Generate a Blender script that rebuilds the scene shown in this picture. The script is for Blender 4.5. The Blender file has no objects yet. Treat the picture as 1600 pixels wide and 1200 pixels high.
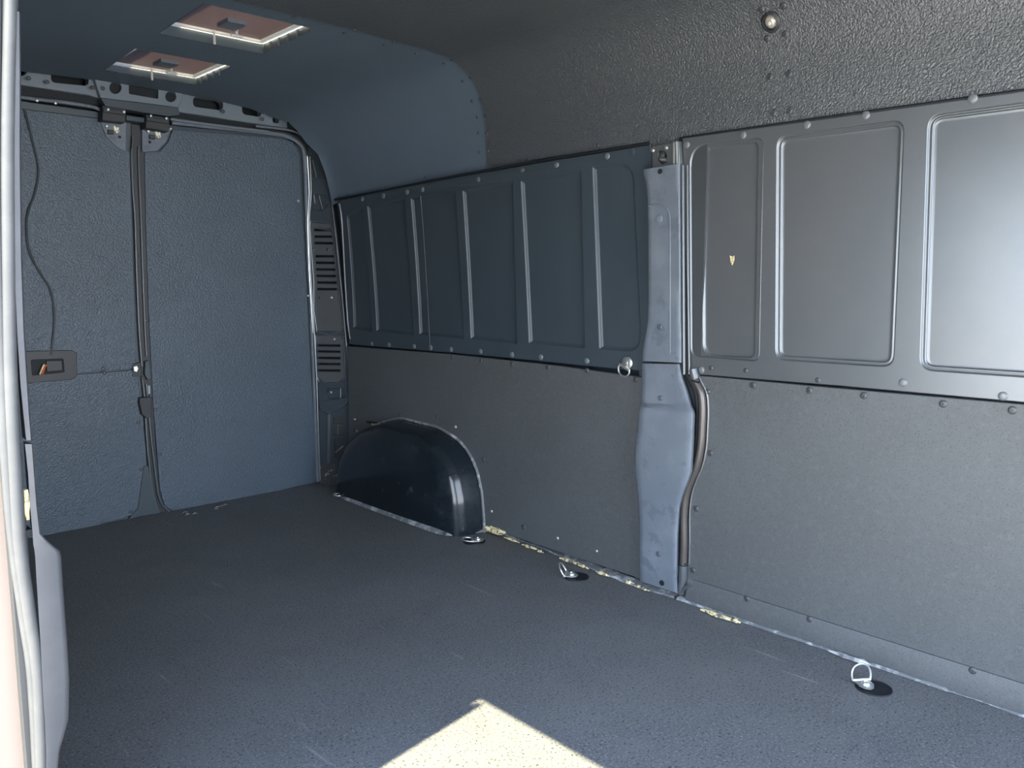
import bpy, math, random
from mathutils import Vector, Matrix
from mathutils.geometry import tessellate_polygon
random.seed(7)
scene = bpy.context.scene
COL = scene.collection

# ------------------------------------------------------------------ camera
YAW, PITCH, FPX, CH = math.radians(43.13), math.radians(7.36), 1285.35, 1.0
FW = Vector((math.sin(YAW)*math.cos(PITCH), math.cos(YAW)*math.cos(PITCH), -math.sin(PITCH)))
RT = Vector((math.cos(YAW), -math.sin(YAW), 0))
UP = RT.cross(FW)
CAM = Vector((0, 0, CH))
cd = bpy.data.cameras.new('camera'); cam = bpy.data.objects.new('camera', cd); COL.objects.link(cam)
cd.sensor_width = 36; cd.lens = FPX/1600*36; cd.clip_start = .01
cam.matrix_world = Matrix(((RT.x, UP.x, -FW.x, CAM.x), (RT.y, UP.y, -FW.y, CAM.y), (RT.z, UP.z, -FW.z, CAM.z), (0, 0, 0, 1)))
scene.camera = cam

# ------------------------------------------------------------------ sky, sun, exposure
w = bpy.data.worlds.new('sky'); scene.world = w; w.use_nodes = True
nt = w.node_tree; nt.nodes.clear()
wo = nt.nodes.new('ShaderNodeOutputWorld'); bg = nt.nodes.new('ShaderNodeBackground')
tc = nt.nodes.new('ShaderNodeTexCoord'); sx = nt.nodes.new('ShaderNodeSeparateXYZ'); cr = nt.nodes.new('ShaderNodeValToRGB')
nt.links.new(tc.outputs['Generated'], sx.inputs[0]); nt.links.new(sx.outputs['Z'], cr.inputs[0])
cr.color_ramp.elements[0].position = 0.0; cr.color_ramp.elements[0].color = (.86, .93, 1, 1)
cr.color_ramp.elements[1].position = .8; cr.color_ramp.elements[1].color = (.34, .52, .85, 1)
nt.links.new(cr.outputs[0], bg.inputs[0]); nt.links.new(bg.outputs[0], wo.inputs[0])
bg.inputs[1].default_value = 11.5
SUN_DIR = Vector((1, .16, -1.528)).normalized()
sd = bpy.data.lights.new('sun', 'SUN'); sd.energy = 38; sd.angle = math.radians(.6); sd.color = (1, .89, .56)
so = bpy.data.objects.new('sun', sd); COL.objects.link(so)
so.rotation_euler = SUN_DIR.to_track_quat('-Z', 'Y').to_euler(); so.location = (-3, -.5, 5)
scene.view_settings.view_transform = 'Standard'
try: scene.view_settings.look = 'None'
except Exception: pass
scene.view_settings.gamma = 1; scene.view_settings.use_curve_mapping = False
scene.view_settings.exposure = 0.0

# ------------------------------------------------------------------ materials
def mat(name, base, rough=.5, spec=.5, metal=0, bump=None, vary=None, specks=None, coat=0, trans=None, scratches=None):
    """bump=(scale,strength,dist[,kind]); vary=(scale,col2,lo,hi); specks=(scale,col,thr)"""
    m = bpy.data.materials.new(name); m.use_nodes = True; n = m.node_tree; N = n.nodes; L = n.links
    b = N['Principled BSDF']; b.inputs['Base Color'].default_value = (*base, 1)
    b.inputs['Roughness'].default_value = rough; b.inputs['Metallic'].default_value = metal
    b.inputs['Specular IOR Level'].default_value = spec
    if coat: b.inputs['Coat Weight'].default_value = coat; b.inputs['Coat Roughness'].default_value = .15
    t = N.new('ShaderNodeTexCoord'); geo = N.new('ShaderNodeNewGeometry'); pos = geo.outputs['Position']
    last = None
    def mix(c2, fac):
        nonlocal last
        mx = N.new('ShaderNodeMixRGB'); L.new(fac, mx.inputs[0])
        if last: L.new(last, mx.inputs[1])
        else: mx.inputs[1].default_value = (*base, 1)
        mx.inputs[2].default_value = (*c2, 1); last = mx.outputs[0]
        L.new(last, b.inputs['Base Color'])
    def ramp(src, lo, hi):
        r = N.new('ShaderNodeMapRange'); r.inputs['From Min'].default_value = lo; r.inputs['From Max'].default_value = hi
        L.new(src, r.inputs['Value']); return r.outputs['Result']
    for v in (vary or []):
        ns = N.new('ShaderNodeTexNoise'); ns.inputs['Scale'].default_value = v[0]; ns.inputs['Detail'].default_value = 6
        ns.inputs['Roughness'].default_value = .62
        L.new(pos, ns.inputs['Vector']); mix(v[1], ramp(ns.outputs['Fac'], v[2], v[3]))
    if specks:
        ns = N.new('ShaderNodeTexNoise'); ns.inputs['Scale'].default_value = specks[0]; ns.inputs['Detail'].default_value = 2
        L.new(pos, ns.inputs['Vector']); mix(specks[1], ramp(ns.outputs['Fac'], specks[2], specks[2]+.06))
    if scratches:
        mp = N.new('ShaderNodeMapping'); mp.inputs['Scale'].default_value = scratches[0]; mp.inputs['Rotation'].default_value = (0, 0, scratches[4] if len(scratches) > 4 else .4)
        L.new(pos, mp.inputs[0]); ns = N.new('ShaderNodeTexNoise'); ns.inputs['Scale'].default_value = 1; ns.inputs['Detail'].default_value = 5
        L.new(mp.outputs[0], ns.inputs['Vector']); mix(scratches[1], ramp(ns.outputs['Fac'], scratches[2], scratches[3]))
    if bump:
        kind = bump[3] if len(bump) > 3 else 'noise'
        if kind == 'pebble':
            ns = N.new('ShaderNodeTexVoronoi'); ns.feature = 'SMOOTH_F1'; ns.inputs['Scale'].default_value = bump[0]
            n2 = N.new('ShaderNodeTexNoise'); n2.inputs['Scale'].default_value = bump[0]*.6; L.new(pos, n2.inputs['Vector'])
            vm = N.new('ShaderNodeVectorMath'); vm.operation = 'SCALE'; vm.inputs['Scale'].default_value = .012; L.new(n2.outputs['Color'], vm.inputs[0])
            va = N.new('ShaderNodeVectorMath'); L.new(pos, va.inputs[0]); L.new(vm.outputs[0], va.inputs[1]); L.new(va.outputs[0], ns.inputs['Vector'])
            src = ns.outputs['Distance']; inv = True
        else:
            ns = N.new('ShaderNodeTexNoise'); ns.inputs['Scale'].default_value = bump[0]; ns.inputs['Detail'].default_value = 3
            L.new(pos, ns.inputs['Vector']); src = ns.outputs['Fac']; inv = False
        bp = N.new('ShaderNodeBump'); bp.inputs['Strength'].default_value = bump[1]; bp.inputs['Distance'].default_value = bump[2]; bp.invert = inv
        L.new(src, bp.inputs['Height']); L.new(bp.outputs[0], b.inputs['Normal'])
    if trans:
        tr = N.new('ShaderNodeBsdfTranslucent'); tr.inputs[0].default_value = (*trans[0], 1)
        ms = N.new('ShaderNodeMixShader'); ms.inputs[0].default_value = trans[1]
        L.new(b.outputs[0], ms.inputs[1]); L.new(tr.outputs[0], ms.inputs[2]); L.new(ms.outputs[0], N['Material Output'].inputs[0])
    return m

M = {}
M['floor'] = mat('rubber_mat', (.108, .112, .117), .52, .6, bump=(260, .7, .003), vary=[(2.2, (.130, .136, .145), .45, .75), (5, (.086, .092, .102), .55, .75), (170, (.24, .245, .25), .52, .68), (1.3, (.15, .153, .156), .5, .8)],
                 specks=(150, (.03, .032, .034), .60), scratches=((38, 3, 4), (.26, .27, .28), .66, .80, .75))
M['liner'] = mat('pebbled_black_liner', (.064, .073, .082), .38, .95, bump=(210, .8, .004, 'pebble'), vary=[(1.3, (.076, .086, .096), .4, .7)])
M['liner_veiled'] = mat('pebbled_liner_glare_tint', (.092, .125, .165), .55, .5, bump=(210, .35, .0025, 'pebble'), vary=[(1.5, (.108, .145, .190), .4, .7)])  # same liner, lightened and blued so its colour carries the lens-glare veil
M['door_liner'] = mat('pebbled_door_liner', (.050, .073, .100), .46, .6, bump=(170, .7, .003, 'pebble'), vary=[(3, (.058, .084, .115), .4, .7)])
M['board'] = mat('grained_black_board', (.076, .083, .089), .52, .5, bump=(300, .4, .0015), vary=[(2.6, (.088, .098, .107), .45, .7), (60, (.090, .098, .104), .52, .66), (260, (.105, .112, .118), .54, .70)],
                 specks=(240, (.055, .060, .065), .60), scratches=((5, 9, 30), (.15, .16, .165), .75, .83, .2))
M['paint'] = mat('black_body_paint', (.048, .054, .060), .36, .7, bump=(90, .04, .001), vary=[(2, (.040, .046, .052), .4, .7)])
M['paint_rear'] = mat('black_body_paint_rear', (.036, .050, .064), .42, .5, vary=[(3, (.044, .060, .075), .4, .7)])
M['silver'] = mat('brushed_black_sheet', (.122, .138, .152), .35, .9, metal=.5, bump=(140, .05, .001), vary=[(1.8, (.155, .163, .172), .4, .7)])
M['gloss'] = mat('gloss_black_arch', (.009, .014, .019), .16, .5, vary=[(9, (.015, .021, .027), .5, .6), (18, (.045, .055, .06), .64, .74)])
M['trim'] = mat('blue_grey_plastic', (.128, .152, .187), .52, .4, bump=(260, .06, .001), vary=[(9, (.158, .184, .220), .45, .65), (16, (.108, .130, .162), .56, .62)])
M['trim_light'] = mat('pale_grey_plastic', (.037, .040, .048), .5, .4, bump=(260, .06, .001), vary=[(12, (.046, .049, .057), .45, .65)])
M['rivet'] = mat('rivet_plastic', (.12, .135, .145), .32, .7)
M['rivet_soft'] = mat('painted_rivet', (.05, .062, .078), .42, .5)
M['rivet_dark'] = mat('dark_clip', (.045, .052, .058), .4, .6)
M['steel'] = mat('zinc_steel', (.62, .64, .62), .3, .6, metal=.85)
M['gold'] = mat('yellow_zinc', (.90, .84, .62), .4, .6)
M['rubber'] = mat('black_rubber', (.03, .033, .038), .45, .4)
M['seal'] = mat('weathered_seal', (.042, .045, .050), .5, .45, bump=(60, .15, .003), vary=[(14, (.055, .058, .062), .45, .65)])
M['dark'] = mat('dark_cavity', (.010, .013, .017), .6, .3)
M['body'] = mat('sunlit_body_paint', (.17, .14, .125), .45, .5)
M['bronze'] = mat('brown_black_flange', (.085, .075, .070), .30, .7, metal=.3)
M['white'] = mat('white_frame_plastic', (.75, .74, .72), .4, .5, trans=((.8, .78, .76), .4))
M['pane'] = mat('smoked_acrylic', (.16, .12, .115), .3, .5, trans=((.145, .118, .118), .6), vary=[(7, (.20, .15, .14), .4, .65)])
M['ground'] = mat('pale_concrete', (.47, .42, .39), .9, .2, bump=(30, .2, .01), vary=[(3, (.54, .49, .46), .4, .7)])
M['foam'] = mat('torn_foam', (.72, .62, .36), .9, .2, vary=[(60, (.12, .12, .11), .50, .60)])
M['scuffed'] = mat('scuffed_sill', (.15, .16, .175), .36, .7, vary=[(24, (.45, .47, .49), .50, .60), (12, (.05, .055, .06), .58, .68)], bump=(50, .4, .004))
M['orange'] = mat('orange_wire', (.85, .16, .04), .4)
M['cream'] = mat('cream_wire', (.75, .60, .42), .4)
M['lens'] = mat('lamp_lens', (.45, .43, .38), .12, .8, metal=.3)
M['label'] = mat('pale_sticker', (.32, .36, .40), .5)
M['rust'] = mat('rusty_footing', (.05, .055, .06), .6, .4, vary=[(55, (.55, .50, .38), .60, .68)])

# ------------------------------------------------------------------ surfaces of the van
D, YR, CX = 2.10, 3.54, 1.20
def clamp(v, a, b): return max(a, min(b, v))
def wallX(y, z):
    t = clamp((y-1.7)/1.6, 0, 1.1); t = t*t*(3-2*min(t, 1)) if t < 1 else 1
    return D - .05*clamp((z-.7)/.65, 0, 1.2)**1.5*t
PA = [(2.10, 1.385), (2.10, 1.47), (2.10, 1.555), (2.093, 1.605), (2.075, 1.655), (2.045, 1.71), (2.00, 1.752), (1.95, 1.775), (1.90, 1.787), (1.80, 1.792), (1.64, 1.794), (1.42, 1.80), (1.08, 1.80)]
PB = [(2.045, 1.335), (2.035, 1.40), (2.02, 1.46), (2.003, 1.51), (1.98, 1.56), (1.95, 1.61), (1.91, 1.655), (1.865, 1.69), (1.81, 1.715), (1.72, 1.735), (1.58, 1.748), (1.42, 1.755), (1.08, 1.757)]
def prof(y):
    t = clamp((y-2.1)/1.35, 0, 1.05)
    t = t*t*(1.6-.6*t)
    return [(a[0]+(b[0]-a[0])*t, a[1]+(b[1]-a[1])*t) for a, b in zip(PA, PB)]
class Surf:
    def __init__(s, depth, ab, mp, n): s.depth, s.ab_, s.mp, s.n_ = depth, ab, mp, n
    def ray(s, px, py): return FW + RT*((px-800)/FPX) - UP*((py-600)/FPX)
    def hit(s, px, py, d=0):
        r = s.ray(px, py); t = .15; prev = t
        while s.depth(CAM+r*t) > d and t < 9: prev = t; t += .03
        a, b = prev, t
        for _ in range(30):
            m_ = (a+b)/2
            if s.depth(CAM+r*m_) > d: a = m_
            else: b = m_
        return CAM+r*a
    def ab(s, px, py, d=0): return s.ab_(s.hit(px, py, d))
    def abs(s, pts, d=0): return [s.ab(x, y, d) for x, y in pts]
    def p(s, a, b, d=0): return s.mp(a, b, d)
    def n(s, a=0, b=0): return s.n_(a, b)
SW = Surf(lambda p: wallX(p.y, p.z)-p.x, lambda p: (p.y, p.z), lambda a, b, d: Vector((wallX(a, b)-d, a, b)), lambda a, b: Vector((-1, 0, 0)))
SR = Surf(lambda p: YR-p.y, lambda p: (p.x, p.z), lambda a, b, d: Vector((a, YR-d, b)), lambda a, b: Vector((0, -1, 0)))
SF = Surf(lambda p: p.z, lambda p: (p.x, p.y), lambda a, b, d: Vector((a, b, d)), lambda a, b: Vector((0, 0, 1)))
JY = 1.25
SJ = Surf(lambda p: JY-p.y, lambda p: (p.x, p.z), lambda a, b, d: Vector((a, JY-d, b)), lambda a, b: Vector((0, -1, 0)))
PP = Vector((2.0, 3.52, 0)); PT = Vector((.10, -.135, 0)).normalized(); PN = Vector((PT.y, -PT.x, 0))
SP = Surf(lambda p: (p-PP).dot(PN), lambda p: ((p-PP).dot(PT), p.z), lambda a, b, d: PP+PT*a+PN*d+Vector((0, 0, b)), lambda a, b: PN)
def hdepth(p):
    pr = prof(p.y); best = 9; sg = 1
    pr = pr+[(.3, pr[-1][1])]; pr = [(pr[0][0], .5)]+pr
    for (x0, z0), (x1, z1) in zip(pr, pr[1:]):
        dx, dz = x1-x0, z1-z0; l2 = dx*dx+dz*dz; t = clamp(((p.x-x0)*dx+(p.z-z0)*dz)/l2, 0, 1)
        q = math.hypot(p.x-x0-dx*t, p.z-z0-dz*t)
        if q < best-1e-9: best = q; sg = 1 if dx*(p.z-z0)-dz*(p.x-x0) > 0 else -1
    return best*sg
def hnorm(p):
    e = .004; g = Vector((hdepth(p+Vector((e, 0, 0)))-hdepth(p-Vector((e, 0, 0))), 0, hdepth(p+Vector((0, 0, e)))-hdepth(p-Vector((0, 0, e)))))
    return g.normalized()
SH = Surf(hdepth, None, None, None)

# ------------------------------------------------------------------ mesh helpers
WL = {}
class MB:
    def __init__(s): s.v = []; s.f = []
    def add(s, vs, fs):
        o = len(s.v); s.v += [Vector(v) for v in vs]; s.f += [tuple(i+o for i in f) for f in fs]; return s
    def box(s, a, b):
        x0, y0, z0 = a; x1, y1, z1 = b
        return s.add([(x0, y0, z0), (x1, y0, z0), (x1, y1, z0), (x0, y1, z0), (x0, y0, z1), (x1, y0, z1), (x1, y1, z1), (x0, y1, z1)],
                     [(0, 3, 2, 1), (4, 5, 6, 7), (0, 1, 5, 4), (1, 2, 6, 5), (2, 3, 7, 6), (3, 0, 4, 7)])
    def tube(s, pts, r, seg=8, caps=True, closed=False):
        pts = [Vector(p) for p in pts]; n = len(pts); vs = []; rs = r if isinstance(r, (list, tuple)) else [r]*n
        up = None
        for i, p in enumerate(pts):
            t = (pts[(i+1) % n]-pts[i-1]) if closed else (pts[min(i+1, n-1)]-pts[max(i-1, 0)])
            t.normalize()
            if up is None: up = t.orthogonal().normalized()
            up = (up-t*up.dot(t)).normalized(); sd_ = t.cross(up)
            vs += [p+(up*math.cos(2*math.pi*k/seg)+sd_*math.sin(2*math.pi*k/seg))*rs[i] for k in range(seg)]
        fs = [(i*seg+k, i*seg+(k+1) % seg, ((i+1) % n)*seg+(k+1) % seg, ((i+1) % n)*seg+k) for i in range(n if closed else n-1) for k in range(seg)]
        if caps and not closed: fs += [tuple(range(seg))[::-1], tuple(range((n-1)*seg, n*seg))]
        return s.add(vs, fs)
    def lathe(s, prof_, seg=14, M_=Matrix()):
        vs = []; fs = []
        for (r, z) in prof_: vs += [M_ @ Vector((r*math.cos(2*math.pi*k/seg), r*math.sin(2*math.pi*k/seg), z)) for k in range(seg)]
        for i in range(len(prof_)-1): fs += [(i*seg+k, i*seg+(k+1) % seg, (i+1)*seg+(k+1) % seg, (i+1)*seg+k) for k in range(seg)]
        fs.append(tuple(range((len(prof_)-1)*seg, len(prof_)*seg)))
        return s.add(vs, fs)
    def grid(s, rows):
        n = len(rows[0]); vs = [v for r in rows for v in r]
        return s.add(vs, [(i*n+j, i*n+j+1, (i+1)*n+j+1, (i+1)*n+j) for i in range(len(rows)-1) for j in range(n-1)])
    def mesh(s, name, m, smooth=True, ang=40, origin=None):
        me = bpy.data.meshes.new(name)
        c = origin if origin is not None else Vector([(min(v[i] for v in s.v)+max(v[i] for v in s.v))/2 for i in range(3)])
        me.from_pydata([v-c for v in s.v], [], s.f)
        me.materials.append(m if not isinstance(m, str) else M[m]); me.validate()
        if smooth:
            me.polygons.foreach_set('use_smooth', [True]*len(me.polygons))
            try: me.set_sharp_from_angle(angle=math.radians(ang))
            except Exception: pass
        me.update(); return me, c
    def build(s, name, m, parent=None, smooth=True, ang=40, label=None, origin=None):
        me, c = s.mesh(name, m, smooth, ang, origin)
        return link(name, me, c, parent, label)
def link(name, me, loc, parent=None, label=None, rot=None):
    o = bpy.data.objects.new(name, me); COL.objects.link(o); WL[o.name] = Vector(loc)
    if parent: o.parent = parent; o.location = Vector(loc)-WL[parent.name]
    else: o.location = loc
    if rot is not None: o.rotation_mode = 'QUATERNION'; o.rotation_quaternion = rot
    if label: o['label'] = label
    return o
def tag(o, label, cat, group=None, kind=None):
    o['label'] = label; o['category'] = cat
    if group: o['group'] = group
    o['kind'] = kind or 'thing'
    return o
def empty(name, loc): return link(name, None, Vector(loc))
def struct(o, label, cat='structure'): o['kind'] = 'structure'; o['label'] = label; o['category'] = cat; return o

def ccw(p):
    a = sum(p[i-1][0]*p[i][1]-p[i][0]*p[i-1][1] for i in range(len(p)))
    return list(p) if a > 0 else list(p)[::-1]
def fillet(pts, r, n=4):
    out = []; N = len(pts)
    for i in range(N):
        rr = r[i] if isinstance(r, (list, tuple)) else r
        p = Vector(pts[i]); a = Vector(pts[i-1])-p; b = Vector(pts[(i+1) % N])-p
        la, lb = a.length, b.length
        if rr <= 0 or la < 1e-6 or lb < 1e-6: out.append(tuple(p)); continue
        a.normalize(); b.normalize(); ang = a.angle(b)
        if ang > math.radians(175): out.append(tuple(p)); continue
        t = min(rr/math.tan(ang/2), la*.48, lb*.48)
        q0, q1 = p+a*t, p+b*t
        for k in range(n+1):
            u = k/n; out.append(tuple(q0*(1-u)**2+p*(2*u*(1-u))+q1*u*u))
    return out
def dens(p, step=.12):
    out = []
    for i in range(len(p)):
        a, b = Vector(p[i]), Vector(p[(i+1) % len(p)]); n = max(1, int((b-a).length/step))
        out += [tuple(a+(b-a)*k/n) for k in range(n)]
    return out
def off(p, d):
    """move a CCW outline inwards by d"""
    out = []; N = len(p)
    for i in range(N):
        a = Vector(p[i])-Vector(p[i-1]); b = Vector(p[(i+1) % N])-Vector(p[i])
        if a.length < 1e-9: a = b
        if b.length < 1e-9: b = a
        na = Vector((-a.y, a.x)).normalized(); nb = Vector((-b.y, b.x)).normalized()
        m_ = na+nb
        if m_.length < 1e-6: m_ = na
        m_.normalize(); c = max(.5, m_.dot(na)); out.append(tuple(Vector(p[i])+m_*(d/c)))
    return out
def face2d(mb, S, outer, holes, d):
    loops = [outer]+holes; flat = [q for l in loops for q in l]
    tris = tessellate_polygon([[Vector((x, y, 0)) for x, y in l] for l in loops])
    mb.add([S.p(a, b, d) for a, b in flat], [tuple(t) for t in tris if len(set(t)) == 3])
def rings(mb, S, poly, steps, cap=True):
    """steps: (inward offset, depth) rings from one outline"""
    rows = [[S.p(a, b, d) for a, b in off(poly, o)] for o, d in steps]; n = len(poly)
    vs = [v for r in rows for v in r]
    mb.add(vs, [(i*n+k, i*n+(k+1) % n, (i+1)*n+(k+1) % n, (i+1)*n+k) for i in range(len(rows)-1) for k in range(n)])
    if cap: face2d(mb, S, off(poly, steps[-1][0]), [], steps[-1][1])
def plate(S, outer, d0, d1, holes=(), bev=.003, mb=None, hd=None):
    """sheet between depth d0 and d1, with bevelled rim and through holes (outlines in surface coordinates)"""
    mb = mb or MB(); outer = ccw(outer); hs = [ccw(h) for h in holes]
    rings(mb, S, outer, [(0, d0), (0, d1-bev), (bev*.4, d1-bev*.25), (bev, d1)], cap=False)
    for h in hs: rings(mb, S, h, [(-.0, d1), (.0015, d1-.0015), (.002, d0 if hd is None else hd)], cap=False)
    face2d(mb, S, off(outer, bev), hs, d1)
    return mb
def ppl(S, pts, d=0, r=.004, n=3): return ccw(fillet(S.abs(pts, d), r, n))
def circ(c, r, n=14): return [(c[0]+r*math.cos(2*math.pi*k/n), c[1]+r*math.sin(2*math.pi*k/n)) for k in range(n)]
def pxcirc(S, px, py, rpx, d=0, n=14, ry=None): return ccw(S.abs([(px+rpx*math.cos(2*math.pi*k/n), py+(ry or rpx)*math.sin(2*math.pi*k/n)) for k in range(n)], d))
def quat(n): return Vector(n).to_track_quat('Z', 'Y')
def xf(p, n): return Matrix.Translation(Vector(p)) @ quat(n).to_matrix().to_4x4()

def smooth_line(pts, n=5):
    P = [Vector(p) for p in pts]; out = []
    for i in range(len(P)-1):
        p0, p1, p2, p3 = P[max(i-1, 0)], P[i], P[i+1], P[min(i+2, len(P)-1)]
        for k in range(n):
            t = k/n; out.append(.5*((2*p1)+(-p0+p2)*t+(2*p0-5*p1+4*p2-p3)*t*t+(-p0+3*p1-3*p2+p3)*t**3))
    out.append(P[-1]); return out

# shared rivet meshes
def dome(name, r, h, m, seg=12, dimple=False):
    mb = MB(); pr = [(r, -.002), (r, h*.35), (r*.82, h*.8), (r*.5, h)]
    pr += [(r*.3, h*.97), (r*.22, h*.5)] if dimple else [(r*.15, h*1.02)]
    mb.lathe(pr, seg); return mb.mesh(name, m, origin=Vector())[0]
RV = dome('rivet', .0105, .004, 'rivet'); RVS = dome('rivet', .0065, .0025, 'rivet_soft'); CL = dome('clip', .0095, .004, 'rivet_dark', dimple=True)
CLS = dome('clip', .0075, .003, 'rivet_dark', dimple=True); SC = dome('screw', .006, .003, 'steel', dimple=True); M['trim_dark'] = mat('dark_blue_grey_plastic', (.07, .085, .11), .4, .6); SCD = dome('screw', .0085, .003, 'trim_dark', 16, dimple=True)
def studs(name, me, S, pts, parent, d=0):
    for (x, y) in pts:
        p = S.hit(x, y, d)
        n = hnorm(p) if S is SH else S.n()
        link(name, me, p, parent, rot=quat(n))

# ------------------------------------------------------------------ SETTING: ground, floor, shell
g = MB().box((-14, -14, -.7), (-.02+15, 14, -.6)).build('ground', 'ground', smooth=False)
struct(g, 'pale warm concrete ground in sun outside the van', 'ground')
fl = MB().box((.27, -.9, -.05), (2.16, 3.62, 0)).build('floor', 'floor', smooth=False)
struct(fl, 'scuffed charcoal rubber cargo floor of the van', 'floor')
sill = MB().box((.20, -.9, -.35), (.27, 1.245, -.012)).box((.20, 1.245, -.35), (.25, 3.7, -.01)).build('trim_1', 'body', smooth=False)
struct(sill, 'grey metal step sill under the side door opening', 'trim')

wr = MB().box((2.15, -.9, -.05), (2.17, 3.66, 1.86)).build('wall_right', 'paint_rear', smooth=False)
struct(wr, 'black painted side wall of the van with stamped upper sheets', 'wall')
wb = MB().box((.2, 3.60, -.05), (2.17, 3.63, 1.9)).build('wall_rear', 'dark', smooth=False)
struct(wb, 'black rear end frame of the van around the doors', 'wall')
# roof skin with two hatch openings
HT = [(1.07, 1.43, 2.46, 2.81), (1.065, 1.405, 3.02, 3.335)]
def hole_grid(xs, ys, zf, skip, thick=None):
    mb = MB(); vid = {}
    for i, x in enumerate(xs):
        for j, y in enumerate(ys): vid[i, j] = len(mb.v); mb.v.append(Vector((x, y, zf)))
    for i in range(len(xs)-1):
        for j in range(len(ys)-1):
            cx, cy = (xs[i]+xs[i+1])/2, (ys[j]+ys[j+1])/2
            if any(a < cx < b and c < cy < d_ for a, b, c, d_ in skip): continue
            mb.f.append((vid[i, j], vid[i+1, j], vid[i+1, j+1], vid[i, j+1]))
    return mb
xs = [.2, 1.065, 1.07, 1.405, 1.43, 2.17]; ys = [-.9, 2.46, 2.81, 3.02, 3.335, 3.63]
roof = MB()
for z in (1.875, 1.90):
    r_ = hole_grid(xs, ys, z, HT); roof.add(r_.v, r_.f)
roof.box((.2, -.9, 1.875), (.21, 3.63, 1.9))
ro = roof.build('ceiling', 'liner_veiled', smooth=False)
struct(ro, 'black roof of the van above the liner sheets, pierced by two hatches', 'ceiling')

# left wall: rear part behind the door opening, header above it
lw = MB().box((.20, 1.275, -.35), (.262, 3.62, 1.9)).box((.20, -.9, 1.65), (.262, 1.275, 1.9))
cor = [(1.275, 1.65)]+[(1.275-.13+.13*math.cos(a), 1.65-.13+.13*math.sin(a)) for a in [math.pi/2*k/6 for k in range(7)]]
n_ = len(cor); vs = [(.20, y, z) for y, z in cor]+[(.262, y, z) for y, z in cor]
lw.add(vs, [tuple(range(n_)), tuple(range(n_, 2*n_))]+[(k, (k+1) % n_, (k+1) % n_+n_, k+n_) for k in range(n_)])
lw.box((.20, -.9, -.35), (.262, 0, 1.65))
lo = lw.build('wall_left', 'body', smooth=False)
struct(lo, 'grey body side of the van behind the open sliding door', 'wall')

# ------------------------------------------------------------------ headliner sheets (parts of the ceiling)
def liner(y_list, d, m, name, skip=(), zmin=0):
    mb = MB(); cols = []
    for y in y_list:
        pr = prof(y); x7 = [1.43, 1.405, 1.07, 1.065]
        pr = pr[:-2]+[(1.43, pr[-2][1]), (1.405, pr[-2][1]), (1.07, pr[-1][1]), (1.065, pr[-1][1])]
        full = pr+[(2*CX-x, z) for x, z in pr[:-4][::-1]]
        fz = []
        for k, (x, z) in enumerate(full):
            a = Vector(full[max(k-1, 0)]); b = Vector(full[min(k+1, len(full)-1)]); t = b-a; nn = Vector((t.y, -t.x)).normalized()
            if nn.dot(Vector((CX, 1.0))-Vector((x, z))) < 0: nn = -nn
            fz.append(Vector((x+nn.x*d, y, z+nn.y*d)))
        if y == 3.50:
            for k, v in enumerate(fz): v.y -= .105 if min(k, len(fz)-1-k) < 5 else (.06 if min(k, len(fz)-1-k) < 8 else 0)
        cols.append(fz)
    vs = [v for c in cols for v in c]; n = len(cols[0]); fs = []
    for i in range(len(cols)-1):
        for j in range(n-1):
            c = (cols[i][j]+cols[i+1][j+1])/2
            if any(a < c.x < b and e < c.y < f for a, b, e, f in skip): continue
            fs.append((i*n+j, i*n+j+1, (i+1)*n+j+1, (i+1)*n+j))
    mb.add(vs, fs)
    # visible sheet edge at both ends
    for c in (cols[0], cols[-1]):
        mb.grid([[v for v in c], [Vector((v.x+(v.x-CX)*.004, v.y, v.z+.005)) for v in c]])
    return mb.build(name, m, ro, ang=60)
h_rear = liner([2.34, 2.46, 2.6, 2.81, 2.92, 3.02, 3.12, 3.23, 3.335, 3.37, 3.50], 0, 'liner_veiled', 'liner_sheet', skip=HT)
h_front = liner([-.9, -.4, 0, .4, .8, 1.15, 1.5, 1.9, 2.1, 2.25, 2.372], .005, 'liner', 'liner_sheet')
h_front['label'] = 'pebbled black liner sheet over the front of the ceiling'; h_rear['label'] = 'black liner sheet around the two roof hatches, bluish glare put into its colour'
yb0, yb1 = SH.hit(1237, 190, .008).y, SH.hit(1187, 195, .008).y
h_bow = liner([yb0, yb1], .008, 'liner', 'liner_strip')
# side fillers above the liner so that no daylight leaks in
studs('rivet', RVS, SH, [(460, 28), (553, 47), (615, 66), (662, 77), (706, 95), (735, 122), (750, 156), (757, 181), (760, 208), (762, 235)], h_front, .006)
studs('rivet', RVS, SH, [(450, 31), (484, 48), (538, 52), (600, 70), (650, 84), (693, 100), (722, 127), (737, 158), (745, 183), (747, 207), (748, 238), (664, 277), (544, 305)], h_rear, .001)
studs('rivet', RVS, SH, [(824, 249), (934, 227)], h_front, .006)
studs('clip', CL, SH, [(1190, 15), (1224, 9), (1199, 60), (1227, 53), (1203, 120), (1233, 115), (1209, 176), (1234, 173)], h_bow, .009)

# ------------------------------------------------------------------ round lamp on the bow
p = SH.hit(1205, 34, .01); n = hnorm(p)
lamp = empty('round_lamp', p); tag(lamp, 'small round lamp with dark bezel on the ceiling strip at top', 'lamp')
MB().lathe([(.026, -.004), (.027, .004), (.024, .008), (.020, .009), (.0185, .003), (.018, -.002)], 24, xf(p, n)).build('bezel', 'rubber', lamp)
MB().lathe([(.0178, .0), (.016, .004), (.011, .0075), (.005, .009)], 20, xf(p, n)).build('lens', 'lens', lamp)
MB().lathe([(.0055, .007), (.005, .010), (.002, .011)], 10, xf(p-Vector((0, 0, .002)), n)).build('bulb', 'white', lamp)

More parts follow.
